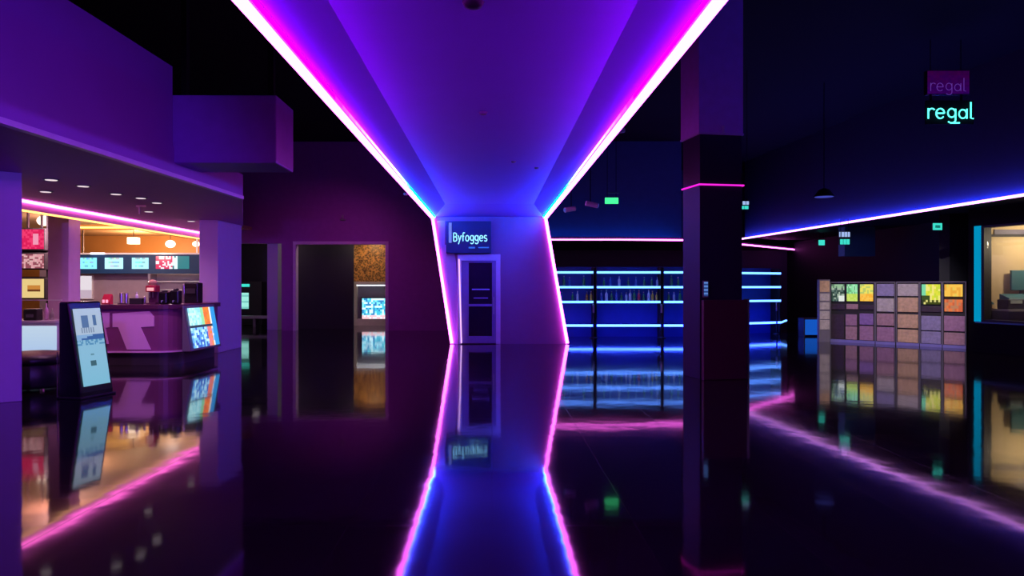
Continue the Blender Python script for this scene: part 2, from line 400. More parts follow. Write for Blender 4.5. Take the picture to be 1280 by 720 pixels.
# right column
tc = thing('square_column', (3.32, 11.5, 0), 'tall dark column right of the canopy with violet top and thin magenta ring', 'column', R(10))
pw, pd = .73, .62
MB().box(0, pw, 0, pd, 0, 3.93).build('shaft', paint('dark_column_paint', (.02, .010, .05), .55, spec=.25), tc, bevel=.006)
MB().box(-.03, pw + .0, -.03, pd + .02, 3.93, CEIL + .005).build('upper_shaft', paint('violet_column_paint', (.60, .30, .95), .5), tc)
MB().box(-.035, pw + .012, -.035, pd + .03, 3.92, 3.95).build('ledge', M['lilac'], tc)
z = 3.115; e = .018
MB().tube([(-e, pd, z), (-e, -e, z), (pw + e, -e, z), (pw + e, pd, z)], .014).build('neon_ring', M['neon_pillar'], tc)['label'] = 'thin magenta neon ring'
MB().box(.02, pw + .04, -.09, -.0, 0, 1.27).build('base_cladding', paint('maroon_cladding', (.09, .012, .05), .35), tc, bevel=.01)
MB().box(pw + .04, pw + .075, -.095, .02, 0, 1.28).build('edge_trim', M['metal'], tc)
MB().tube([(.38, -.05, 3.95), (.38, -.05, 4.02)], .02).lathe([(.015, 4.0), (.03, 4.03), (.015, 4.06)], .38, -.05, 10).build('sensor', M['lilac'], tc)
nt = thing('notice', tuple(tc.matrix_basis @ Vector((0.06, -.0, 1.45)) if False else (3.36, 11.50, 1.45)), 'small pale notice plate fixed low on the tall dark column', 'notice', R(10))
MB().box(.0, .085, -.035, -.003, -.14, .13).build('plate', M['grey'], nt)
MB().grid((.008, -.037, -.12), (.07, 0, 0), (0, 0, .23), 4, 8, lambda u, q: (.10, .22, .6) if (int(q * 8) % 2) else (.02, .05, .2)).build('print', M['screen'], nt)

# ================================================================== CONCESSION
# downlights
cans = [(64, 224, 'nearest in the row close to the lobby edge'), (104, 232, 'second in the row close to the lobby edge'), (145, 242, 'third in the row close to the lobby edge'),
        (176, 247, 'fourth, small, in the row close to the lobby edge'), (196, 253, 'furthest in the row close to the lobby edge'), (57, 239, 'nearest of the inner row beside the pink neon'),
        (186, 264, 'middle one of the inner row beside the pink neon'), (239, 276, 'furthest of the inner row, near the second violet column')]
for px, py, wh in cans:
    D = F * 1.46 / (CY - py)
    t = thing('downlight', (xat(px, D), D, 2.96), 'round recessed soffit downlight, ' + wh, 'downlight', group='recessed downlights in the soffit')
    MB().lathe([(.10, -.012), (.105, .0), (.105, .01)], n=20).build('rim', M['grey'], t)
    MB().lathe([(.075, -.016), (.078, -.008)], n=20).build('lens', M['canlight'], t)
# cctv bracket on soffit
t = MB().box(-.01, .01, -.01, .01, -.16, .03).box(-.05, .12, -.012, .012, -.03, .03)
o = t.build('bracket', M['metal'], loc=(xat(174, 13.1), 13.1, 2.96)); tag(o, 'small metal hanging bracket under the soffit between the downlights', 'bracket')

# counter
def plan(o):
    pts = [(-8.0, 13.5 + o), (-6.35, 13.5 + o)]
    for k in range(1, 9):
        a = R(-90 + 90 * k / 9); pts.append((-6.35 + (.5 - o) * math.cos(a), 14.0 + (.5 - o) * math.sin(a)))
    pts += [(-5.85 - o, 14.0), (-5.80 - o, 15.3), (-6.0 - o, 15.65 - o), (-6.55, 15.65 - o), (-6.55, 14.4), (-8.0, 14.4)]
    return pts
ct = thing('concession_counter', (0, 0, 0), 'long mauve concession counter with dark top and rounded right end', 'counter')
MB().prism(plan(.10), 0, .24).build('toe_kick', M['kick'], ct)
MB().prism(plan(.03), .24, 1.06).build('body', M['mauve'], ct)
MB().prism(plan(.0), .24, .27).build('lower_rail', M['mauve_light'], ct)
MB().prism(plan(-.03), 1.06, 1.14).build('countertop', M['maroon'], ct)
X = lambda px: xat(px, 13.5); Z = lambda py: zat(py, 13.5)
MB().sect([(X(140), Z(392)), (X(186), Z(389)), (X(192), Z(396)), (X(192), Z(408)), (X(175), Z(409)), (X(188), Z(437)), (X(158), Z(437)), (X(147), Z(409)), (X(140), Z(409))], 13.515, 13.535).build('painted_light', M['mauve_light'], ct)['label'] = 'T shaped light on the counter front, put in as pale mauve'  # light thrown on the counter front, put in as pale laminate
MB().sect([(X(121), Z(391)), (X(136), Z(391)), (X(136), Z(409)), (X(131), Z(410)), (X(135), Z(430)), (X(128), Z(430)), (X(121), Z(400))], 13.515, 13.535).build('painted_light', M['mauve_light'], ct)['label'] = 'small patch of light at the left, put in as pale mauve'  # further patch of the same light, also put in as laminate
# back part: rear service shelf
# slanted display case on the counter end
dc = thing('display_screen', (-5.775, 14.16, 0), 'tilted bright promo screen case on the rounded end of the concession counter', 'screen', R(85))
MB().side([(.0, .26), (-.17, .26), (-.02, 1.12), (.0, 1.12)], -.62, .62).build('case', M['grey'], dc, bevel=.008)
def promo(u, q):
    if u > .86: return (.03, .25, .62)
    if q > .55:
        if u < .42: return random.choice([(.35, .75, .85), (.5, .85, .9), (.25, .6, .75)])
        if u < .55: return (.25, .6, .35)
        if u < .78: return random.choice([(.95, .22, .04), (.8, .15, .05)])
        return (.75, .7, .65)
    if .51 < q: return (.03, .04, .08)
    if u < .62: return random.choice([(.05, .12, .5), (.2, .5, .85), (.1, .3, .75), (.45, .75, .95)])
    if u < .76: return random.choice([(.8, .2, .06), (.65, .18, .2)])
    return random.choice([(.6, .65, .7), (.2, .4, .8)])
a = Vector((-.52, -.180, .31)); vv = Vector((0, .134, .76))
MB().grid(a, (1.06, 0, 0), vv, 18, 16, promo).build('screen', M['screen_hi'], dc)

# menu header
mh = thing('menu_board', (-10.9, 22.0, 2.2), 'long dark blue hanging menu board with glowing screens over the counter', 'menu board')
def mb_(px, py): return (xat(px, 21.9) + 10.9, zat(py, 21.9) - 2.2)
x0, zt = mb_(86, 318); x1, zb = mb_(256, 342)
MB().box(x0, x1, .0, .2, zb, zt).build('housing', paint('navy_menu_housing', (.012, .05, .15), .5, spec=.2), mh, bevel=.01)
for xh in (x0 + .3, x1 - .34): MB().box(xh, xh + .04, .08, .12, zt, 3.36 - 2.2).build('hanger', M['metal'], mh)
MB().box(x0 + .0, x1, -.03, .03, zt - .0, zt + .05).build('top_rail', M['whitegloss'], mh)
def menu_fn(base):
    return lambda u, q: tuple(c * (.55 if (int(q * 6) % 2 and .2 < u < .8 and random.random() < .6) else 1) for c in base)
for (a_, b_, c_) in ((97, 119, (.22, .72, .90)), (129, 152, (.42, .80, .92)), (163, 184, (.36, .78, .86))):
    xa, zu = mb_(a_, 322); xb, zd = mb_(b_, 336)
    MB().grid((xa, -.012, zd), (xb - xa, 0, 0), (0, 0, zu - zd), 10, 6, menu_fn(c_)).build('screen', M['screen_hi'], mh)
xa, zu = mb_(193, 320); xb, zd = mb_(214, 336)
MB().grid((xa, -.012, zd), (xb - xa, 0, 0), (0, 0, zu - zd), 10, 8, lambda u, q: (.75, .65, .7) if random.random() < .3 else (.55, .03, .10)).build('screen', M['screen_hi'], mh)['label'] = 'red menu screen'
xa, _ = mb_(214, 320); xb, _ = mb_(235, 336)
MB().grid((xa, -.012, zd), (xb - xa, 0, 0), (0, 0, zu - zd), 10, 8, lambda u, q: (.6, .8, .85) if (u < .35 and random.random() < .7) else (.03, .16, .18)).build('screen', M['screen_hi'], mh)['label'] = 'teal menu screen'
MB().box(*[mb_(112, 0)[0], mb_(129, 0)[0]], -.06, .0, zt + .0, zt + .06).build('work_light', M['white_lamp'], mh)
# back service wall below the menu
struct('wall_service', MB().box(-14.2, -10.8, 22.6, 22.75, 0, 2.42), paint('service_wall', (.34, .27, .36), .5))
sx = lambda px, D=22.5: xat(px, D)
t = thing('wall_poster', (0, 22.55, 0), 'pale backlit panel on the service wall right behind the kiosk top', 'light panel')
MB().box(sx(86), sx(115), -.02, .05, zat(374, 22.5), zat(344, 22.5)).build('frame', M['whitegloss'], t)
MB().grid((sx(87), -.025, zat(373, 22.5)), (sx(114) - sx(87), 0, 0), (0, 0, zat(345, 22.5) - zat(373, 22.5)), 6, 8, lambda u, q: (.80, .72, .78) if q > .35 else (.55, .42, .52)).build('panel', M['screen'], t)
# shelf rack at the right of the service wall
t = thing('shelf_rack', (0, 23.4, 0), 'pale metal storage shelving behind the drink machines', 'shelves')
xa, xb = sx(186, 23.4), sx(254, 23.4)
for zq in (.9, 1.35, 1.62, 1.88): MB().box(xa, xb, 0, .45, zq, zq + .03).build('shelf', M['whitegloss'], t)
for xq in (xa, xb - .05): MB().box(xq, xq + .05, .0, .45, 0, 2.0).build('upright', M['metal'], t)
MB().box(xa, xb, .46, .5, 0, 2.0).build('back_panel', paint('pale_back_panel', (.70, .62, .66), .5), t)
# back counter
t = thing('back_counter', (0, 21.6, 0), 'low mauve work counter below the menu board', 'counter')
MB().box(sx(60, 21.6), sx(250, 21.6), 0, .6, 0, .88).build('body', M['mauve'], t); MB().box(sx(59, 21.6), sx(251, 21.6), -.03, .62, .88, .93).build('worktop', M['maroon'], t)

# machines on the counter
TOPZ = 1.14
def on_counter(px, y=13.85): return (xat(px, y), y, TOPZ)
t = thing('card_terminal', on_counter(134), 'small red lit card terminal standing at the left of the dark countertop', 'terminal')
MB().side([(-.07, 0), (.07, 0), (.07, .16), (.03, .2), (-.07, .06)], -.08, .08).build('body', M['red'], t, bevel=.008)
MB().box(-.05, -.01, -.085, -.07, .03, .09).box(.015, .055, -.085, -.07, .03, .09).build('display', glow('pink_display', (1, .35, .55), 1.2, False), t)
t = thing('cup_dispenser', on_counter(155), 'pair of upright silver cup dispensers on the dark countertop', 'cup dispenser')
MB().box(-.09, .09, -.07, .07, 0, .03).build('base', M['metal'], t)
for q in (-.05, .045): MB().lathe([(.035, .03), (.035, .2), (.028, .22)], q, 0, 14).build('tube', M['metal'], t)
t = thing('bottle_rack', on_counter(171), 'small dark rack with one pale bottle in the middle of the countertop', 'rack')
MB().box(-.12, .12, -.06, .06, 0, .12).build('tray', M['blackmat'], t, bevel=.01)
MB().lathe([(.03, .1), (.03, .17), (.012, .2), (.012, .24)], .0, 0, 12).build('bottle', M['whitegloss'], t)
t = thing('drink_machine', on_counter(191), 'tall red drink machine with pale lit badge on the countertop', 'drink machine')
MB().box(-.09, .09, -.09, .1, .0, .03).box(-.09, .09, .02, .1, .03, .3).build('body', M['maroon'], t, bevel=.008)
MB().box(-.095, .095, -.1, .1, .24, .36).build('head', M['red'], t, bevel=.012)
MB().box(-.065, .065, -.104, -.1, .26, .32).build('badge', glow('badge_glow', (1, .45, .5), 1.0, False), t)
MB().lathe([(.012, .13), (.015, .24)], -.03, -.06, 10).lathe([(.012, .13), (.015, .24)], .03, -.06, 10).build('spout', M['metal'], t)
MB().lathe([(.07, .36), (.085, .42), (.06, .46), (.01, .48)], 0, 0, 16).build('hopper', paint('amber_hopper', (.5, .3, .18), .3), t)
def urn(px, s, label):
    t = thing('coffee_urn', on_counter(px), label, 'coffee urn', group='black coffee urns on the countertop')
    MB().box(-.09 * s, .09 * s, -.09, .09, 0, .27 * s).build('body', M['blackgloss'], t, bevel=.03)
    MB().lathe([(.05, .27 * s), (.055, .29 * s), (.02, .31 * s)], 0, 0, 14).build('lid', M['blackmat'], t)
    MB().tube([(0, -.09, .07), (0, -.14, .07), (0, -.14, .04)], .012).build('tap', M['metal'], t)
urn(206, .9, 'black coffee urn beside the red drink machine'); urn(220, 1.0, 'broader black coffee urn, further right of the red drink machine')
t = thing('soda_fountain', (xat(242, 14.9), 14.9, TOPZ), 'tall black machine with silver side on the counter end before the violet column', 'soda fountain')
MB().box(-.14, .14, -.14, .14, 0, .42).build('body', M['blackgloss'], t, bevel=.02)
MB().box(-.19, -.14, -.12, .0, .0, .38).build('side_panel', M['metal'], t, bevel=.01)
MB().box(-.1, .1, -.17, -.14, .2, .3).build('nozzle_bar', M['blackmat'], t)
t = thing('salt_shaker', on_counter(181), 'slim silver shaker left of the red drink machine', 'shaker')
MB().lathe([(.025, 0), (.028, .02), (.02, .11), (.022, .14), (.01, .16)], 0, 0, 14).build('body', M['metal'], t, smooth=True)

# white lit cabinet left of the kiosk
t = thing('service_cabinet', (0, 13.4, 0), 'white glossy cabinet left of the kiosk, glowing pale blue on its front', 'cabinet')
xa, xb = -9.9, -8.04
MB().box(xa, xb, .0, .9, 0, .16).build('plinth', M['kick'], t)
MB().box(xa, xb, .0, .9, .16, .80).build('body', M['whitegloss'], t, bevel=.01)
MB().grid((xat(20, 13.4), -.006, .2), (xat(71, 13.4) - xat(20, 13.4), 0, 0), (0, 0, .55), 8, 8, lambda u, q: (.40 + .12 * q, .55 + .1 * q, .80)).build('light_panel', M['screen'], t)
MB().box(xa, xb, -.02, .92, .80, .84).build('worktop', M['whitegloss'], t)
t = thing('napkin_box', (xat(42, 13.7), 13.7, .84), 'dark rounded napkin box on the white cabinet', 'box')
MB().box(-.14, .12, -.1, .1, 0, .22).build('body', M['blackmat'], t, bevel=.02)
MB().box(-.08, .06, -.105, -.1, .06, .12).build('slot', M['grey'], t)
t = thing('sneeze_guard', (0, 13.55, .84), 'clear glass guard with thin pale rail on the white cabinet', 'glass guard')
def glass_mat():
    m, N, L = newmat('clear_glass')
    o = N.new('ShaderNodeOutputMaterial'); a = N.new('ShaderNodeBsdfTransparent'); g = N.new('ShaderNodeBsdfGlossy'); g.inputs['Roughness'].default_value = .03
    x = N.new('ShaderNodeMixShader'); x.inputs[0].default_value = .09
    L.new(a.outputs[0], x.inputs[1]); L.new(g.outputs[0], x.inputs[2]); L.new(x.outputs[0], o.inputs[0]); return m
M['glass'] = glass_mat()
MB().box(-9.7, -8.1, 0, .01, 0, .38).build('pane', M['glass'], t); MB().box(-9.7, -8.1, -.01, .02, .38, .395).build('rail', M['whitegloss'], t)
for q, (px, hh, mm) in enumerate(((52, .26, 'metal'), (58, .32, 'mauve_light'), (65, .22, 'metal'))):
    o = MB().lathe([(.035, 0), (.04, .04), (.035, hh * .6), (.014, hh * .78), (.014, hh)], n=14).build('syrup_bottle', M[mm], loc=(xat(px, 13.9), 13.9, .84), smooth=True)
    tag(o, ['short silver syrup bottle next to the dark napkin box', 'taller pink syrup bottle between two silver ones', 'silver syrup bottle furthest right on the white cabinet'][q], 'bottle', 'syrup bottles on the white cabinet')
# hanging promo boxes at far left
def promo_box(py0, py1, fn, label, hang):
    D = 16.0; zt, zb = zat(py0, D), zat(py1, D)
    t = thing('promo_light_box', (xat(26, D), D, zb), label, 'light box', group='light boxes beside the left violet column')
    w_ = xat(58, D) - xat(26, D) - .02
    MB().box(0, w_, .0, .12, 0, zt - zb).build('case', M['blackmat'], t, bevel=.01)
    MB().grid((.03, -.008, .03), (w_ - .06, 0, 0), (0, 0, zt - zb - .06), 12, 9, fn).build('picture', M['screen_hi'], t)
    if hang: 
        for xh in (.1, w_ - .14): MB().box(xh, xh + .04, .04, .08, zt - zb, 3.36 - zb).build('hanger', M['metal'], t)
promo_box(285, 313, lambda u, q: (.6, .22, .32) if (abs(u - .62) < .13 and abs(q - .5) < .25) else random.choice([(.5, .01, .07), (.6, .03, .11)]), 'crimson glowing light box high beside the left violet column', True)
promo_box(316, 337, lambda u, q: random.choice([(.5, .22, .25), (.2, .05, .07), (.5, .3, .3)]), 'pink picture light box directly below the crimson one', False)
promo_box(347, 374, lambda u, q: (.10, .03, .01) if (.35 < q < .5 and .25 < u < .85) else ((.40, .16, .03) if (.28 < q < .68 and .25 < u < .85) else (.55, .40, .16)), 'yellow light box with a burger picture above the white cabinet', False)
# posts carrying the three
MB_ = MB().box(-10.9, -10.84, 16.12, 16.2, 0, 3.355).box(-9.98, -9.92, 16.12, 16.2, 0, 3.355).box(-10.9, -9.92, 16.13, 16.19, 2.2, 2.3).box(-10.9, -9.92, 16.13, 16.19, 1.6, 1.7)
tag(MB_.build('display_stand', M['blackmat']), 'dark steel stand carrying the stacked light boxes at the left', 'stand')
# pendants
for px, py, D, r, lb in ((55, 276, 17., .15, 'glowing round pendant globe nearest, above the crimson light box'), (213, 305, 24., .16, 'glowing round pendant globe over the red menu screen'), (245, 305, 24.6, .12, 'small pendant globe partly cut by the second violet column')):
    p = at(px, py, D); t = thing('pendant_globe', p, lb, 'pendant lamp', group='pendant globes over the concession')
    MB().lathe([(r * math.sin(R(a)) + .001, -r * .8 * math.cos(R(a))) for a in range(0, 181, 20)], n=18).build('globe', M['globe'], t, smooth=True)
    MB().tube([(0, 0, r * .75), (0, 0, 3.36 - p.z)], .01).build('cord', M['blackmat'], t)
p = at(167, 301, 21.6)
t = thing('box_lamp', p, 'square glowing box lamp hanging above the third menu screen', 'lamp')
MB().box(-.15, .15, -.1, .1, -.1, .1).build('shade', M['globe'], t, bevel=.01); MB().tube([(0, 0, .1), (0, 0, 3.36 - p.z)], .01).build('cord', M['blackmat'], t)

# kiosk
kx = thing('digital_kiosk', (-5.36, 9.75, 0), 'black A-frame digital kiosk with a pale blue screen beside the left violet column', 'kiosk', R(76))
body = MB().side([(.33, 0), (-.02, 0), (-.02, .08), (.19, 1.285), (.33, 1.285)], -.29, .29)
body.build('body', M['blackgloss'], kx, bevel=.025)
def kfn(u, q):
    if q > .66:
        if .25 < u < .5 and .76 < q < .92: return ((.12) * .52, (.22) * .52, (.45) * .52)
        if .68 < u < .8 and .78 < q < .92: return ((.1) * .52, (.2) * .52, (.42) * .52)
        if .2 < u < .65 and .69 < q < .74 and int(u * 24) % 2: return ((.25) * .52, (.33) * .52, (.5) * .52)
        return ((.52) * .52, (.66) * .52, (.86) * .52)
    if q > .58: return ((.06) * .52, (.16) * .52, (.45) * .52) if (q - .58) < .12 * u else ((.30) * .52, (.52) * .52, (.85) * .52)
    if q > .52 and random.random() < .5: return ((.12) * .52, (.35) * .52, (.62) * .52)
    if .36 < u < .58 and .24 < q < .31: return ((.06) * .52, (.16) * .52, (.2) * .52)
    if .4 < u < .55 and .38 < q < .41: return ((.15) * .52, (.35) * .52, (.45) * .52)
    return ((.26 + .1 * q) * .52, (.62) * .52, (.85) * .52)
o0 = Vector((-.235, -.008, .16)); up = Vector((0, .178, 1.03))
MB().grid(o0 + Vector((0, -.012, 0)), (.47, 0, 0), up, 24, 44, kfn).build('screen', M['screen_hi'], kx)
MB().box(-.31, .31, -.05, .35, 0, .03).build('foot_plate', M['blackmat'], kx, bevel=.012)
MB().tube([(-.30, .335, .02), (-.30, .335, .62)], .008).build('edge_trim', M['metal'], kx)['label'] = 'thin metal edge trim'
# ottoman
t = thing('ottoman', (-6.7, 10.55, 0), 'low black rounded vinyl ottoman between the left violet column and the kiosk', 'ottoman')
MB().lathe([(.50, .04), (.52, .08), (.52, .36), (.50, .38)], n=36).build('base', M['vinyl'], t, smooth=True)
MB().lathe([(.51, .38), (.54, .42), (.53, .47), (.45, .51), (.25, .535), (.02, .54)], n=36).build('cushion', M['vinyl'], t, smooth=True)
for a in range(0, 360, 90): MB().box(-.02, .02, -.02, .02, 0, .05).build('foot', M['metal'], t, loc=(.4 * math.cos(R(a + 45)), .4 * math.sin(R(a + 45)), 0))

# ---- things seen through the back openings
def D_(px0, px1, py0, py1, D): return xat(px0, D), xat(px1, D), zat(py1, D), zat(py0, D)
xa, xb, za, zb = D_(441, 486, 352, 406, 27.)
t = thing('display_case', (xa, 27., 0), 'white framed display case with a bright screen seen through the wide opening', 'display case')
W, Hh = xb - xa, zb
f_ = MB().box(0, .14, 0, .5, 0, Hh).box(W - .14, W, 0, .5, 0, Hh).box(.14, W - .14, 0, .5, Hh - .1, Hh).box(.14, W - .14, 0, .5, 0, .25)
f_.build('frame', paint('cream_frame', (.85, .80, .60), .4), t)
MB().box(.14, W - .14, .3, .36, .25, Hh - .1).build('back_panel', M['grey'], t)
xs, xe, zs, ze = D_(452, 484, 373, 401, 27.); xs -= xa; xe -= xa
MB().box(xs - .04, xe + .02, .1, .3, zs - .04, ze + .04).build('monitor', M['blackmat'], t)
MB().grid((xs, .09, zs), (xe - xs, 0, 0), (0, 0, ze - zs), 14, 12, lambda u, q: ((.8, .45, .5) if random.random() < .6 else (.6, .7, .8)) if q < .22 else random.choice([(.05, .45, .62), (.2, .7, .9), (.6, .9, 1.), (.03, .2, .45)])).build('screen', M['screen_hi'], t)
MB().box(.14, W - .14, .02, .06, Hh - .16, Hh - .12).build('lamp', M['white_lamp'], t)
t = thing('wall_sconce', at(436, 316, 27.9), 'pale small fixture at the top of the gold mosaic wall', 'wall light')
MB().lathe([(.05, -.05), (.12, .02), (.12, .05)], 0, -.05, 16).build('shade', M['white_lamp'], t); MB().box(-.03, .03, -.06, .12, .0, .03).build('arm', M['metal'], t)
# left opening
t = thing('vending_cooler', (0, 27.2, 0), 'cooler glowing mint green just right of the second violet column', 'cooler')
xa, xb, za, zb = D_(296, 327, 352, 404, 27.2)
MB().box(xa, xb, 0, .6, 0, zb).build('body', M['blackmat'], t, bevel=.02)
xs, xe, zs, ze = D_(299, 311, 366, 386, 27.2)
MB().grid((xs, -.01, zs), (xe - xs, 0, 0), (0, 0, ze - zs), 4, 8, lambda u, q: (.35, .85, .75) if int(q * 8) % 3 else (.2, .6, .55)).build('door_panel', M['screen'], t)
xs, xe, zs, ze = D_(301, 312, 355, 358.5, 27.2)
MB().box(xs, xe, -.012, .0, zs, ze).build('header_light', M['teal_glow'], t)
t = thing('bench', (0, 26.0, 0), 'low pale bench in front of the mint green cooler', 'bench')
xa, xb, za, zb = D_(290, 341, 395, 409, 26.)
MB().box(xa, xb, 0, .5, zb - .1, zb).build('seat', paint('bench_laminate', (.36, .30, .38), .4), t, bevel=.01)
for q in (xa + .1, (xa + xb) / 2, xb - .2): MB().box(q, q + .1, .05, .45, 0, zb - .1).build('leg', M['grey'], t)
o = column('square_column', (xat(342.5, 24.4), 24.45, 0), 0, xat(350, 24.4) - xat(337, 24.4), .45, zo + .05, M['white'], 'narrow pale column at the edge of the small back opening')
p = at(320, 306, 25.8); t = thing('downlight', (p.x, p.y, 3.15), 'pale downlight in the corridor ceiling right of the second violet column', 'downlight')
MB().lathe([(.16, -.03), (.17, .0), (.17, .01)], n=20).build('rim', M['grey'], t); MB().lathe([(.13, -.05), (.14, -.02)], n=20).build('lens', M['canlight'], t)
# small fixtures on the plum wall / dark ceiling
t = thing('motion_sensor', (xat(429, WB), WB, zat(275, WB)), 'tiny pale sensor on the plum wall above the wide opening', 'sensor')
MB().box(-.1, .1, -.08, .01, -.03, .03).build('body', M['metal'], t, bevel=.02); MB().box(-.04, .02, -.06, .01, .03, .16).build('bracket', M['metal'], t)

# ================================================================== RIGHT SIDE: BAR
# ledge with pink neon
led = [(-.9, 22.95), (4.0, 22.95), (6.35, 23.25), (8.85, 25.6), (12.75, 29.8)]
def ledge(pts, dep, z0, z1):
    mb = MB(); P = [Vector(p) for p in pts]; Q = []
    for i, p in enumerate(P):
        a = P[max(0, i - 1)]; b = P[min(len(P) - 1, i + 1)]; d = (b - a).normalized(); Q.append(p + Vector((-d.y, d.x)) * dep)
    for i in range(len(P) - 1): mb.prism([tuple(P[i]), tuple(P[i + 1]), tuple(Q[i + 1]), tuple(Q[i])], z0, z1)
    return mb
struct('ceiling_bar', MB().prism([(-.9, 22.97), (4.0, 22.97), (6.35, 23.27), (8.85, 25.62), (12.75, 29.8), (-.9, 29.95)], 2.97, 3.05), M['darkwall'])
neon_line('neon_tube', [(x, y - .02, 2.965) for x, y in led], .026, M['neon_bar'], 'long thin pink neon line on the ledge above the glowing bar shelves', n=6)
cv = MB().tube([(-.7, 23.5, 3.065), (4.0, 23.5, 3.065), (6.2, 23.62, 3.065)], .011, 6)
tag(cv.build('led_strip', glow('deep_blue_cove', (.008, .10, 1.0), 32)), 'blue led strip on the ledge, glowing behind the pink line above the bar shelves', 'led strip')
# right ledge with pink-white neon and blue cove
def rl(y): return 10.6 + (y - 14.3) * (9.65 - 10.6) / (27.9 - 14.3)
ys = [-3, 3, 8, 14.3, 20, 27.9]
struct('ceiling_ledge', MB().prism([(rl(-3), -3), (rl(-3) + 2.6, -3), (rl(27.9) + 2.6, 27.9), (rl(27.9), 27.9)], 3.27, 3.32), M['darkwall'])
struct('wall_ledge', MB().prism([(rl(-3) + .15, -3), (rl(-3) + .35, -3), (rl(27.9) + .35, 27.9), (rl(27.9) + .15, 27.9)], 3.32, CEIL), paint('slate_blue_paint', (.022, .035, .10), .75))
neon_line('neon_tube', [(rl(y) - .02, y, 3.305) for y in ys], .030, M['neon_right'], 'long pinkish white neon line sweeping along the right ceiling ledge', n=8)
cv = MB().tube([(rl(y) + .07, y, 3.331) for y in ys], .008, 6)
tag(cv.build('led_strip', M['cove_blue']), 'blue led cove strip resting on top of the right ceiling ledge', 'led strip')
# LED shelving
bluepanel = paint('blue_back_panel', (.02, .06, .42), .4)
def rack(name, x0, x1, y, label, zs, y1=None, low=True):
    L_ = x1 - x0
    t = thing(name, (x0, y, 0), label, 'shelves', 0 if y1 is None else math.atan2(y1 - y, x1 - x0), 'led lit bar shelving')
    if y1 is not None: L_ = math.hypot(x1 - x0, y1 - y)
    MB().box(0, L_, .42, .46, 0, 2.05).build('back_panel', bluepanel, t)
    for i, zq in enumerate(zs):
        MB().box(.02, L_ - .02, .03, .42, zq, zq + .03).build('shelf', M['grey'], t)
        MB().box(.03, L_ - .03, -.005, .03, zq - .016, zq + .046).build('shelf_light', M['shelf_low'] if i == 0 else M['shelf_led'], t)
    for xq in (0, L_ - .03): MB().box(xq, xq + .03, .04, .42, 0, 2.03).build('upright', M['blackmat'], t)
    return t
D1 = 20.8
ZS = [zat(407, D1) - .015, zat(377.5, D1) - .015, zat(359, D1) - .015, zat(340.5, D1) - .015]
segs = [(690, 743), (745, 827), (829, 872)]
nm = ['led lit bar shelf unit nearest the leaning end wall', 'widest led lit bar shelf unit, in the middle', 'led lit bar shelf unit just left of the tall dark column']
for (a_, b_), lb in zip(segs, nm): rack('bar_shelf', xat(a_, D1), xat(b_, D1), D1, lb, ZS)
L4 = math.hypot(xat(977, 22.6) - xat(880, 21.3), 1.3)
r4 = rack('bar_shelf', xat(880, 21.3), xat(977, 22.6), 21.3, 'led lit bar shelf unit showing right of the tall dark column', ZS, 22.6)
MB().tube([(L4 + .0, .01, ZS[0] + .015), (L4 + .26, .05, ZS[0] + .07)], .03).build('shelf_light', M['shelf_led'], r4)['label'] = 'short bent blue light at the shelf end'
# bottles
bcol = [('green', (.03, .22, .08)), ('amber', (.5, .22, .03)), ('clear', (.5, .6, .7)), ('red', (.5, .05, .06)), ('blue', (.05, .15, .5)), ('yellow', (.65, .55, .08))]
bm = {n_: paint(n_ + '_bottle_glass', c_, .12, spec=.8) for n_, c_ in bcol}
proto = {}
def bottle(px, shelf, cn, s):
    hgt = .30 * s
    if cn not in proto:
        t = thing('liquor_bottle', (0, 0, 0), '', 'bottle', group='bottles on the bar shelves')
        MB().lathe([(.034, 0), (.037, .01), (.037, .18), (.03, .205), (.013, .23), (.013, .285)], n=12).build('glass_body', bm[cn], t, smooth=True)
        MB().lathe([(.016, .275), (.016, .305)], n=10).build('cap', M['metal'], t)
        proto[cn] = t; o = t
    else: o = copy_tree(proto[cn])
    o.location = (xat(px, D1 + .15), D1 + .15 + random.uniform(-.0, .08), ZS[shelf] + .031); o.scale = (s * 1.1, s * 1.1, s)
    return o
lst = [(702, 1, 'blue'), (716, 1, 'green'), (722, 1, 'clear'), (734, 1, 'amber'), (739, 1, 'yellow'), (752, 1, 'blue'), (758, 1, 'clear'), (765, 1, 'green'), (771, 1, 'blue'),
       (777, 1, 'green'), (783, 1, 'clear'), (788, 1, 'clear'), (793, 1, 'green'), (799, 1, 'red'), (805, 1, 'green'), (811, 1, 'clear'), (816, 1, 'yellow'), (821, 1, 'yellow'), (836, 1, 'green'), (843, 1, 'clear'), (850, 1, 'green'), (857, 1, 'blue'),
       (705, 2, 'green'), (712, 2, 'blue'), (730, 2, 'green'), (755, 2, 'green'), (763, 2, 'blue'), (774, 2, 'clear'), (786, 2, 'green'), (795, 2, 'blue'), (806, 2, 'green'), (815, 2, 'green'), (822, 2, 'clear'), (840, 2, 'green'), (848, 2, 'green'), (856, 2, 'green')]
unitname = lambda px: 'end wall unit' if px < 744 else ('middle unit' if px < 828 else 'unit by the dark column')
cnt = {}
for px, sh, cn in lst: cnt.setdefault((unitname(px), sh, cn), []).append(px)
ordn = ['first', 'second', 'third', 'fourth', 'fifth', 'sixth']
for px, sh, cn in lst:
    g = cnt[(unitname(px), sh, cn)]; o = bottle(px, sh, cn, random.uniform(.82, 1.12))
    pos = '' if len(g) == 1 else (', ' + ordn[g.index(px)] + ' ' + cn + ' from left')
    o['label'] = f"{cn} bottle on the {'second' if sh == 1 else 'third'} shelf up, {unitname(px)}{pos}"
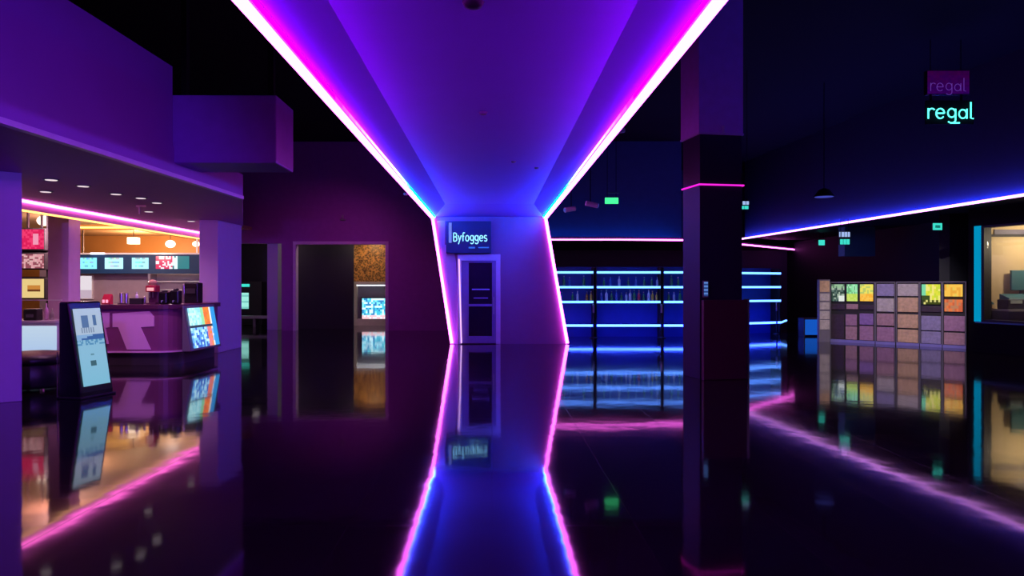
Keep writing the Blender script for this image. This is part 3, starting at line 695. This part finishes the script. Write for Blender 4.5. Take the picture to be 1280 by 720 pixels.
# upright bar posts in front of the lower shelf
for px, D, lb in ((742, 20.6, 'pale capped post before the shelves, left one'), (827, 20.6, 'pale capped post before the shelves, middle one'), (971, 22.2, 'pale capped post before the shelves, right of the dark column')):
    t = thing('stanchion_post', (xat(px, D), D, 0), lb, 'post', group='posts in front of the bar shelves')
    MB().lathe([(.12, 0), (.12, .02), (.03, .03), (.022, .05), (.022, .72)], n=16).build('pole', M['blackmat'], t)
    MB().lathe([(.03, .72), (.03, .95), (.02, .97)], n=14).build('cap', M['metal'], t)
# low cabinet at the bar end; shelf light on it put in as emission
t = thing('blue_lit_cabinet', (xat(1005, 21.2), 21.2, 0), 'low cabinet, the blue bar light on it put in as glow, left of the snack display cabinets', 'light box')
w_ = xat(1025, 21.2) - xat(1005, 21.2)
MB().box(0, w_, 0, .4, 0, .54).build('case', M['darkwall'], t); MB().box(.03, w_ - .03, -.01, 0, .05, .5).build('panel', M['rack_glow'], t)  # front panel carries the blue bar light, put in as glow

# ---- snack / display cabinets on the right
A0, A1 = Vector((9.07, 19.3)), Vector((11.25, 17.1)); dv = (A1 - A0).normalized(); ang = math.atan2(dv.y, dv.x)
def s_of(px):
    k = (px - CX) / F; # A0.x + s dv.x = k (A0.y + s dv.y)
    return (k * A0.y - A0.x) / (dv.x - k * dv.y)
def Dof(s): return A0.y + s * dv.y
pal = {'lil': (.30, .26, .48), 'mau': (.38, .20, .34), 'tan': (.62, .40, .26), 'brn': (.42, .24, .30), 'drk': (.05, .03, .05), 'vio': (.28, .16, .46), 'stn': (.50, .44, .46)}
cellm = {k: paint('shelf_panel_' + k, c, .5, var=.45, scale=14) for k, c in pal.items()}
def pic_yellow(u, q):
    if q < .25: return random.choice([(.05, .06, .01), (.7, .65, .2)]) if .1 < u < .95 else (.03, .04, .02)
    if q < .42 and u < .4: return (.05, .08, .02)
    return random.choice([(.75, .75, .05), (.6, .7, .05), (.9, .8, .2)]) if u > .2 else (.2, .7, .4)
def pic_red(u, q):
    if q < .42: return random.choice([(.75, .18, .06), (.6, .12, .05), (.5, .2, .1)])
    if q < .55: return (.04, .02, .01)
    return random.choice([(.95, .55, .08), (.8, .6, .1), (.85, .4, .05)])
def pic_bw(u, q): return (.75, .8, .75) if (u > .55 and q < .35) else random.choice([(.03, .06, .05), (.1, .16, .14), (.35, .45, .35)] if q < .75 else [(.3, .5, .3), (.12, .2, .14)])
def pic_green(u, q): return random.choice([(.5, .7, .1), (.6, .75, .15)]) if q < .4 else random.choice([(.25, .75, .35), (.4, .8, .5), (.15, .45, .2)])
def pic_orange(u, q): return random.choice([(.95, .45, .04), (.95, .55, .08)]) if q < .5 else random.choice([(.85, .75, .12), (.5, .6, .15)])
def cabinet(px0, px1, cells, label, dep=.55):
    s0, s1 = s_of(px0), s_of(px1); p = A0 + dv * s0; L_ = s1 - s0
    t = thing('display_cabinet', (p.x, p.y, 0), label, 'display cabinet', ang, 'row of snack display cabinets on the right')
    MB().box(0, L_, .02, dep, 0, 1.60).build('body', M['blackmat'], t)
    MB().box(.0, L_, -.01, .03, .0, .07).build('plinth', paint('plinth_violet', (.22, .20, .55), .4), t)
    MB().box(-.005, .012, -.01, .03, .07, 1.6).box(L_ - .012, L_ + .005, -.01, .03, .07, 1.6).box(0, L_, -.01, .03, 1.575, 1.6).build('edge_frame', M['grey'], t)
    for (qa, qb, py0, py1, kind) in cells:
        sa, sb = s_of(qa) - s0, s_of(qb) - s0; Dm = Dof((sa + sb) / 2 + s0); z1, z0 = zat(py0, Dm), zat(py1, Dm)
        z1 = min(z1, 1.57); z0 = max(z0, .08)
        if callable(kind): MB().box(sa, sb, .0, .02, z0, z1).build('screen_bezel', M['blackgloss'], t); MB().grid((sa + .01, -.004, z0 + .01), (sb - sa - .02, 0, 0), (0, 0, z1 - z0 - .02), 9, 9, kind).build('screen', M['screen'], t)
        else: MB().box(sa, sb, -.006, .02, z0, z1).build('drawer_panel' if py0 > 370 else 'panel', cellm[kind], t, bevel=.006)
    return t
cabinet(1038, 1093.5, [(1039, 1056, 355, 377, pic_bw), (1058, 1072.5, 355, 377, pic_green), (1074.5, 1092, 355, 377, pic_orange),
    (1039, 1056, 380, 387, 'drk'), (1058, 1072.5, 380, 386.5, 'brn'), (1074.5, 1092, 381, 387, 'drk'),
    (1057, 1071, 393, 407, 'mau'), (1057, 1071, 408, 426, 'brn'), (1074.5, 1091.5, 392, 406, 'vio'), (1074.5, 1091.5, 407.5, 427, 'mau'), (1039, 1055, 393, 424, 'drk')],
    'wide display cabinet with three picture screens, leftmost of the long row')
cabinet(1094.5, 1119, [(1096, 1117.5, 355, 370, 'lil'), (1096, 1117.5, 373, 389.5, 'stn'), (1096, 1117.5, 392, 407, 'brn'), (1096, 1117.5, 409, 427, 'mau')], 'narrow cabinet of four dusky panels between screens and the tan cabinet')
cabinet(1120.5, 1149, [(1122, 1147.5, 355, 370, 'stn'), (1122, 1147.5, 372, 390, 'tan'), (1122, 1147.5, 393, 410, 'tan'), (1122, 1147.5, 412, 429, 'tan')], 'cabinet of four tan panels in the middle of the row')
cabinet(1150, 1177.5, [(1151.5, 1176, 355, 381, pic_yellow), (1151.5, 1176, 383, 390, 'drk'), (1151.5, 1176, 395, 413, 'lil'), (1151.5, 1176, 414.5, 430.5, 'lil')], 'display cabinet with a yellow picture screen over lilac panels')
cabinet(1178.5, 1207.5, [(1180, 1204, 355, 390, pic_red), (1180, 1206, 395, 414, 'mau'), (1180, 1206, 416, 433, 'brn')], 'display cabinet with an orange and red screen, rightmost of the row')
t = thing('end_shelf', (xat(1024, 19.15), 19.15, 0), 'slim pale tower of five stacked panels at the left end of the cabinet row', 'shelf tower')
w_ = xat(1037.5, 19.15) - xat(1024, 19.15)
MB().box(0, w_, 0, .12, 0, 1.66).build('body', M['grey'], t)
for i, (a_, b_, k_) in enumerate(((351, 365, 'tan'), (367, 376, 'stn'), (378, 387, 'stn'), (389, 399, 'stn'), (400, 412, 'stn'))):
    z0, z1 = zat(b_, 19.15), zat(a_, 19.15); MB().box(.015, w_ - .015, -.012, .0, z0, z1).build('panel', cellm[k_], t, bevel=.005)

# ---- right wall with window into a lit office
P0, P1 = Vector((11.0, 16.35)), Vector((12.0, 12.9)); wd = (P1 - P0).normalized(); wa = math.atan2(wd.y, wd.x)
# local frame: x along the wall towards the camera, -y faces the lobby
wr = MB(); LW = (P1 - P0).length
zs_, zt_ = zat(402, 16.3), zat(282.5, 16.3)
# window opening local x .02..3.0
wr.box(-.2, .13, 0, .2, 0, 3.27); wr.box(.13, LW, 0, .2, 0, zs_); wr.box(.13, LW, 0, .2, zt_, 3.3)
struct('wall_window', wr, M['black'], loc=(P0.x, P0.y, 0), rz=wa)
# extend wall towards / behind camera
Q0 = P1 + wd * 0; Q1 = P1 + wd * 16
struct('wall_right_near', MB().box(0, 14, 0, .2, 0, 3.3), M['darkwall'], loc=(P1.x, P1.y, 0), rz=wa)
wn = bpy.data.objects.new('window_1', None); col.objects.link(wn); wn.location = (P0.x, P0.y, 0); wn.rotation_euler.z = wa; wn['kind'] = 'structure'
MB().box(-.03, .13, -.035, .0, zs_, zt_).build('light_strip', M['cyanframe'], wn)['label'] = 'cyan glowing left window frame'
MB().box(.13, .20, -.02, .2, zs_, zt_).box(.2, LW, -.02, .2, zs_, zs_ + .05).box(.2, LW, -.02, .2, zt_ - .05, zt_).build('window_frame', M['blackmat'], wn)
MB().box(.2, LW, .09, .1, zs_ + .05, zt_ - .05).build('window_pane', M['glass'], wn)
struct('trim_5', MB().box(.0, LW, -.045, -.02, zs_ - .03, zs_), paint('window_sill_paint', (.08, .25, .32), .4), loc=(P0.x, P0.y, 0), rz=wa)
struct('wall_office_back', MB().box(11.12, 15.2, 16.62, 16.72, 0, 3.3), M['tan'])
struct('wall_office_side', MB().box(15.2, 15.3, 10, 16.72, 0, 3.3), M['tan'])
struct('wall_office_front', MB().box(12.9, 15.3, 10.0, 10.1, 0, 3.3), M['tan'])
struct('ceiling_office', MB().prism([(11.2, 16.6), (12.3, 12.9), (13.0, 10), (15.2, 10), (15.2, 16.62), (11.2, 16.62)], 3.0, 3.1), M['white'])
XO = lambda px: xat(px, 16.2)
t = thing('wall_shelf', (0, 16.62, 0), 'dark rail high on the tan office wall behind the window', 'rail')
MB().box(xat(1238, 16.6), xat(1300, 16.6), -.06, .0, zat(296, 16.6), zat(293, 16.6)).build('rail', M['blackmat'], t)
MB().box(xat(1243, 16.6), xat(1300, 16.6), -.02, .0, zat(293, 16.6), zat(287, 16.6)).build('strip', M['grey'], t)
t = thing('office_desk', (0, 15.9, 0), 'dark desk seen through the window on the right', 'desk')
MB().box(11.42, 13.4, 0, .7, zat(389, 16.1), zat(386.5, 16.1)).build('desktop', paint('pale_desk_edge', (.4, .42, .3), .4), t)
MB().box(11.44, 13.4, .05, .69, .0, zat(389, 16.1)).build('body', M['blackmat'], t)
zd = zat(386.5, 16.1)
t = thing('printer', (xat(1262, 16.25), 16.15, zd), 'black printer with pale top tray on the office desk', 'printer')
MB().box(-.22, .4, -.15, .2, .0, .22).build('body', M['blackmat'], t, bevel=.02)
MB().side([(-.14, .2), (.2, .2), (.2, .34), (-.1, .25)], -.16, .36).build('tray', M['teal'], t)
MB().box(-.16, .1, -.158, -.15, .13, .2).build('paper_slot', paint('paper', (.6, .75, .65), .5), t)
t = thing('computer_monitor', (xat(1279, 16.45), 16.5, zd), 'dark monitor rising behind the printer on the office desk', 'monitor')
MB().box(-.25, .3, -.03, .03, .42, .88).build('panel', M['teal'], t, bevel=.01)
MB().box(-.02, .1, -.0, .04, .02, .45).build('stand', M['blackmat'], t); MB().box(-.12, .2, -.05, .1, 0, .02).build('base', M['blackmat'], t)
t = thing('desk_lamp', (xat(1240, 16.4), 16.4, zd), 'small green desk lamp near the left edge of the window', 'lamp')
MB().tube([(0, 0, 0), (0, 0, .12)], .01).build('stem', M['yellowmetal'], t); MB().lathe([(.05, 0), (.05, .015)], n=12).build('base', M['yellowmetal'], t); MB().lathe([(.05, .1), (.02, .16)], n=12).build('lamp_shade', M['teal'], t)
# dark wall behind the cabinets + teal pilaster
struct('wall_cabinets', MB().prism([(11.12, 17.9), (11.3, 17.78), (15.3, 17.78), (15.3, 18.0), (12.9, 18.0), (12.5, 30), (12.3, 30), (12.3, 18.0)], 0, 3.27), paint('near_black_wall', (.004, .006, .014), .7))
struct('wall_pilaster', MB().box(xat(1056, 21.6), xat(1094, 21.6), 21.6, 22, zat(320, 21.6), 3.275), paint('pilaster_teal', (.05, .30, .34), .6))

# ================================================================== SIGNS
def rod(t, x, z0, z1): return MB().tube([(x, 0, z0), (x, 0, z1)], .006, 6)
def sign(px0, px1, py0, py1, D, label, m, top, name='exit_sign', cat='sign', rows=None, rd=True):
    xa, xb, z0, z1 = xat(px0, D), xat(px1, D), zat(py1, D), zat(py0, D)
    t = thing(name, ((xa + xb) / 2, D, z0), label, cat); w_ = xb - xa; h_ = z1 - z0
    MB().box(-w_ / 2, w_ / 2, 0, .05, 0, h_).build('case', M['blackmat'] if rows else m, t)
    if rows:
        for i, (r0, r1, mm, wds) in enumerate(rows):
            mb = MB(); 
            for a_, b_ in wds: mb.box(-w_ / 2 + a_ * w_, -w_ / 2 + b_ * w_, -.008, 0, r0 * h_, r1 * h_)
            mb.build('lettering', mm, t)
    if rd: MB().tube([(-w_ / 3, .02, h_), (-w_ / 3, .02, top - z0)], .006, 6).tube([(w_ / 3, .02, h_), (w_ / 3, .02, top - z0)], .006, 6).build('hanging_rod', M['black'], t)
    return t
t = sign(756.5, 773, 247, 254.5, 16.3, 'bright green exit sign hanging right of the canopy', M['green'], CEIL)
MB().box(-.08, .16, -.0, .05, .24, .27).build('canopy_plate', M['teal'], t)
sign(925, 936, 251, 262, 16., 'small cyan two line sign just right of the tall dark column', M['blackmat'], CEIL, 'wayfinding_sign',
     rows=[(.05, .42, M['teal_glow'], ((.05, .45), (.5, .95))), (.55, .95, M['ice_glow'], ((0, .2), (.3, .62), (.7, 1)))])
sign(1024, 1031, 300, 306.5, 24., 'tiny teal exit sign left of the two line sign under the ledge', M['teal_glow'], 3.31,)
sign(1049, 1063, 289.5, 306, 19.5, 'two line sign, white over teal, below the right ledge', M['blackmat'], 3.31, 'wayfinding_sign',
     rows=[(.03, .42, M['teal_glow'], ((.08, .33), (.38, .62), (.66, .92))), (.60, .97, M['ice_glow'], ((.0, .1), (.2, .45), (.5, .7), (.76, .95)))])
t = sign(1166, 1177.5, 279, 287.5, 17., 'teal green exit sign beneath the right neon above the cabinets', M['green'], 3.31, rows=[(0.0, 1., M['teal_glow'], ((0, 1),)), (.3, .7, M['teal'], ((.25, .8),))])
# neon cinema sign
D = 14.
t = thing('neon_sign', (xat(1187, D), D, zat(150, D)), 'cyan neon word sign hanging under a dim violet panel at upper right', 'neon sign')
x0 = xat(1158.5, D) - xat(1187, D); x1 = xat(1216, D) - xat(1187, D)
lettering('regal', x0, .02, x1 - x0, .20, -.03, .014).build('lettering', M['cyan'], t)
MB().box(x0 + .45, x0 + .62, -.04, -.015, -.075, -.05).build('underline', M['cyan'], t)
MB().box(x0 - .02, x1 + .02, .0, .03, -.08, .38).build('backing', M['black'], t)
zb = zat(118, D) - zat(150, D); zt = zat(88, D) - zat(150, D)
MB().box(x0, x1 - .06, .0, .1, zb, zt).build('upper_panel', M['blackgloss'], t)
MB().grid((x0 + .01, -.006, zb + .01), (x1 - .08 - x0, 0, 0), (0, 0, zt - zb - .02), 14, 10, lambda u, q: (.022 * (1 + .5 * random.random()), .0, .075 * (1 - .5 * q) * (1 + .3 * random.random())) ).build('violet_face', M['screen'], t)
lettering('regal', x0 + .06, zb + .06, .7, .16, -.012, .006).build('dim_lettering', glow('faint_violet_letters', (.10, .03, .3), 1, False), t)  # second set of letters, given a faint violet glow of its own
MB().tube([(x0 + .1, .05, zt), (x0 + .1, .05, CEIL - zat(150, D))], .008).tube([(x1 - .2, .05, zt), (x1 - .2, .05, CEIL - zat(150, D))], .008).box(x0 + .08, x0 + .12, .03, .05, .3, zb + .1).box(x1 - .22, x1 - .18, .03, .05, .3, zb + .1).build('hanging_rod', M['black'], t)
# pendant shade on the right
D = 17.; p = at(1030, 246, D)
t = thing('pendant_lamp', p, 'dark pendant shade with faint blue underside high on the right', 'pendant lamp')
MB().lathe([(.23, 0), (.22, .03), (.12, .16), (.04, .2)], n=24).build('lamp_shade', M['black'], t, smooth=True)
MB().lathe([(.20, -.006), (.21, .002)], n=24).build('diffuser', M['lampblue'], t); MB().tube([(0, 0, .2), (0, 0, CEIL - p.z)], .01).build('cord', M['black'], t)
# track spotlights right of the canopy
def spotfix(px, py, D, ax, label, top=CEIL, m='whitegloss', s=1.):
    p = at(px, py, D); t = thing('track_spotlight', p, label, 'spotlight', ax)
    MB().tube([(-.16 * s, 0, .0), (.10 * s, 0, .05 * s)], .055 * s, 14).build('housing', paint('spot_housing', (.45, .5, .7), .4), t)
    MB().tube([(-.16 * s, 0, 0), (-.175 * s, 0, -.003)], .045 * s, 14).build('lens', M['lampblue'], t)
    MB().tube([(0, 0, .06 * s), (0, 0, top - p.z)], .01).build('stem', M['black'], t)
spotfix(738, 257, 15.5, R(190), 'pale spotlight head just right of the far canopy corner')
spotfix(714, 263, 16.5, R(20), 'dimmer spotlight head closest to the right canopy neon corner')
spotfix(509, 243, 16, R(60), 'small pink lit spotlight left of the far canopy neon', s=.6)
spotfix(775, 165, 12, R(30), 'spotlight head high between the canopy and the dark column', s=.8)
spotfix(988, 294, 22, R(5), 'tiny pale spotlight between the two right neon lines', 3.31 + 0.0, s=.7) if False else None

# ================================================================== LIGHTS
def area(name, loc, size, energy, c, rot=(0, 0, 0), sy=None, spread=180):
    l = bpy.data.lights.new(name, 'AREA'); l.energy = energy; l.color = c; l.size = size
    if sy: l.shape = 'RECTANGLE'; l.size_y = sy
    l.spread = R(spread)
    o = bpy.data.objects.new(name, l); col.objects.link(o); o.location = loc; o.rotation_euler = rot; return o
def spot(name, loc, target, energy, c, deg, r=.04, blend=.6):
    l = bpy.data.lights.new(name, 'SPOT'); l.energy = energy; l.color = c; l.spot_size = R(deg); l.shadow_soft_size = r; l.spot_blend = blend
    o = bpy.data.objects.new(name, l); col.objects.link(o); o.location = loc
    o.rotation_euler = (Vector(target) - Vector(loc)).to_track_quat('-Z', 'Y').to_euler(); return o
def point(name, loc, energy, c, r=.05):
    l = bpy.data.lights.new(name, 'POINT'); l.energy = energy; l.color = c; l.shadow_soft_size = r
    o = bpy.data.objects.new(name, l); col.objects.link(o); o.location = loc; return o
# glowing ribbons added along both inner canopy edges, tinting the ceiling violet to blue
def ribbon_mat():
    m, N, L = newmat('tint_ribbon_glow')
    o = N.new('ShaderNodeOutputMaterial'); e = N.new('ShaderNodeEmission'); a = N.new('ShaderNodeAttribute'); a.attribute_name = 'Col'
    e.inputs[1].default_value = 1; L.new(a.outputs['Color'], e.inputs[0]); L.new(e.outputs[0], o.inputs[0]); return m
M['ribbon'] = ribbon_mat(); alu = paint('ribbon_backing', (.3, .25, .4), .5)
def ribbon(x, sg_, side):
    t = thing('tint_ribbon', (x, 0, 3.2445), side + ' violet to blue ribbon, added to tint the ceiling, just inside the magenta canopy neon', 'led strip')
    MB().box(min(-.016 * sg_, -.002 * sg_), max(-.016 * sg_, -.002 * sg_), -3, DE - .1, -.018, .022).build('ribbon_backing', alu, t)
    mb = MB(); n = 64
    for k in range(n):
        y0 = -3 + (DE + 2.9) * k / n; y1 = -3 + (DE + 2.9) * (k + 1) / n; ym = (y0 + y1) / 2
        q = max(0, min(1, (ym - 6.5) / 6.5)); q = q * q * (3 - 2 * q)
        e = 40 * (1 - q) + 24 * q + 230 * max(0, (ym - 8.5) / 10) ** 2
        c = (.42 * (1 - q) * e, .11 * q * e, e)
        mb.add([(0, y0, -.018), (0, y1, -.018), (0, y1, .022), (0, y0, .022)], [(0, 1, 2, 3)], c)
    mb.build('tint_tape', M['ribbon'], t)
ribbon(XL + .062, 1, 'left'); ribbon(XR - .062, -1, 'right')
# concession lights
point('kitchen_light', (-12.2, 24.8, 2.6), 230, (1, .62, .32), .12)
point('kitchen_light', (-11.2, 19.5, 2.7), 240, (1, .66, .55), .12)
point('kitchen_light', (-10.1, 22.75, 2.9), 60, (1, .8, .75), .06)  # added unseen light, brightens the storage shelving
point('kitchen_light', (-9.6, 15.8, 2.7), 190, (1, .55, .62), .12)
for x_, y_, e_ in ((-6.0, 10.6, 60), (-5.95, 12.6, 90), (-6.8, 11.2, 80), (-6.75, 14.0, 130)):
    spot('soffit_downlight', (x_, y_, 2.93), (x_ - .5, y_ + 1.0, 0), e_, (1, .45, .85), 125, .09, 1)
# office lamp, corridor lamps
point('office_lamp', (12.35, 15.7, 2.5), 60, (1, .84, .58), .1)
spot('mosaic_lamp', (-4.7, 27.0, 3.1), (-4.55, 28.0, 2.5), 20, (1, .62, .3), 95)
point('corridor_lamp', (-4.2, 24.55, 3.06), 30, (1, .85, .7), .04)
spot('plum_wall_fill', (-4.2, 20.6, 4.0), (-5.2, 24, 1.6), 75, (.75, .12, .8), 110, .03, 1)  # added unseen spot, brightens the lower plum wall
point('corridor_lamp', (-7.9, 24.55, 3.06), 30, (1, .7, .75), .04)
# added spots without fixtures
spot('cabinet_fill', (7.0, 13.0, 5.8), (10.0, 18.2, .8), 1500, (1.0, .86, .84), 32)  # added unseen spot to brighten the display cabinets
spot('column_fill', (-1.2, -.5, 2.7), (-6.3, 9.5, 1.9), 1150, (.22, .08, 1.0), 40)  # added unseen spot, tints the left columns and soffit blue-violet

# ================================================================== CAMERA, VIEW
cam = bpy.data.cameras.new('camera'); co = bpy.data.objects.new('camera', cam); col.objects.link(co)
co.location = (0, 0, H); co.rotation_euler = (R(90), 0, 0)
cam.sensor_width = 36; cam.lens = 36 * F / 1280
cam.shift_x = (640 - CX) / 1280; cam.shift_y = -(360 - CY) / 1280
cam.clip_start = .05; cam.clip_end = 200
sc = bpy.context.scene; sc.camera = co
wd_ = bpy.data.worlds.new('world'); sc.world = wd_; wd_.use_nodes = True
wd_.node_tree.nodes['Background'].inputs[0].default_value = (.01, .004, .03, 1); wd_.node_tree.nodes['Background'].inputs[1].default_value = .2
sc.view_settings.view_transform = 'Standard'; sc.view_settings.look = 'None'; sc.view_settings.gamma = 1; sc.view_settings.exposure = 0
sc.view_settings.use_curve_mapping = False
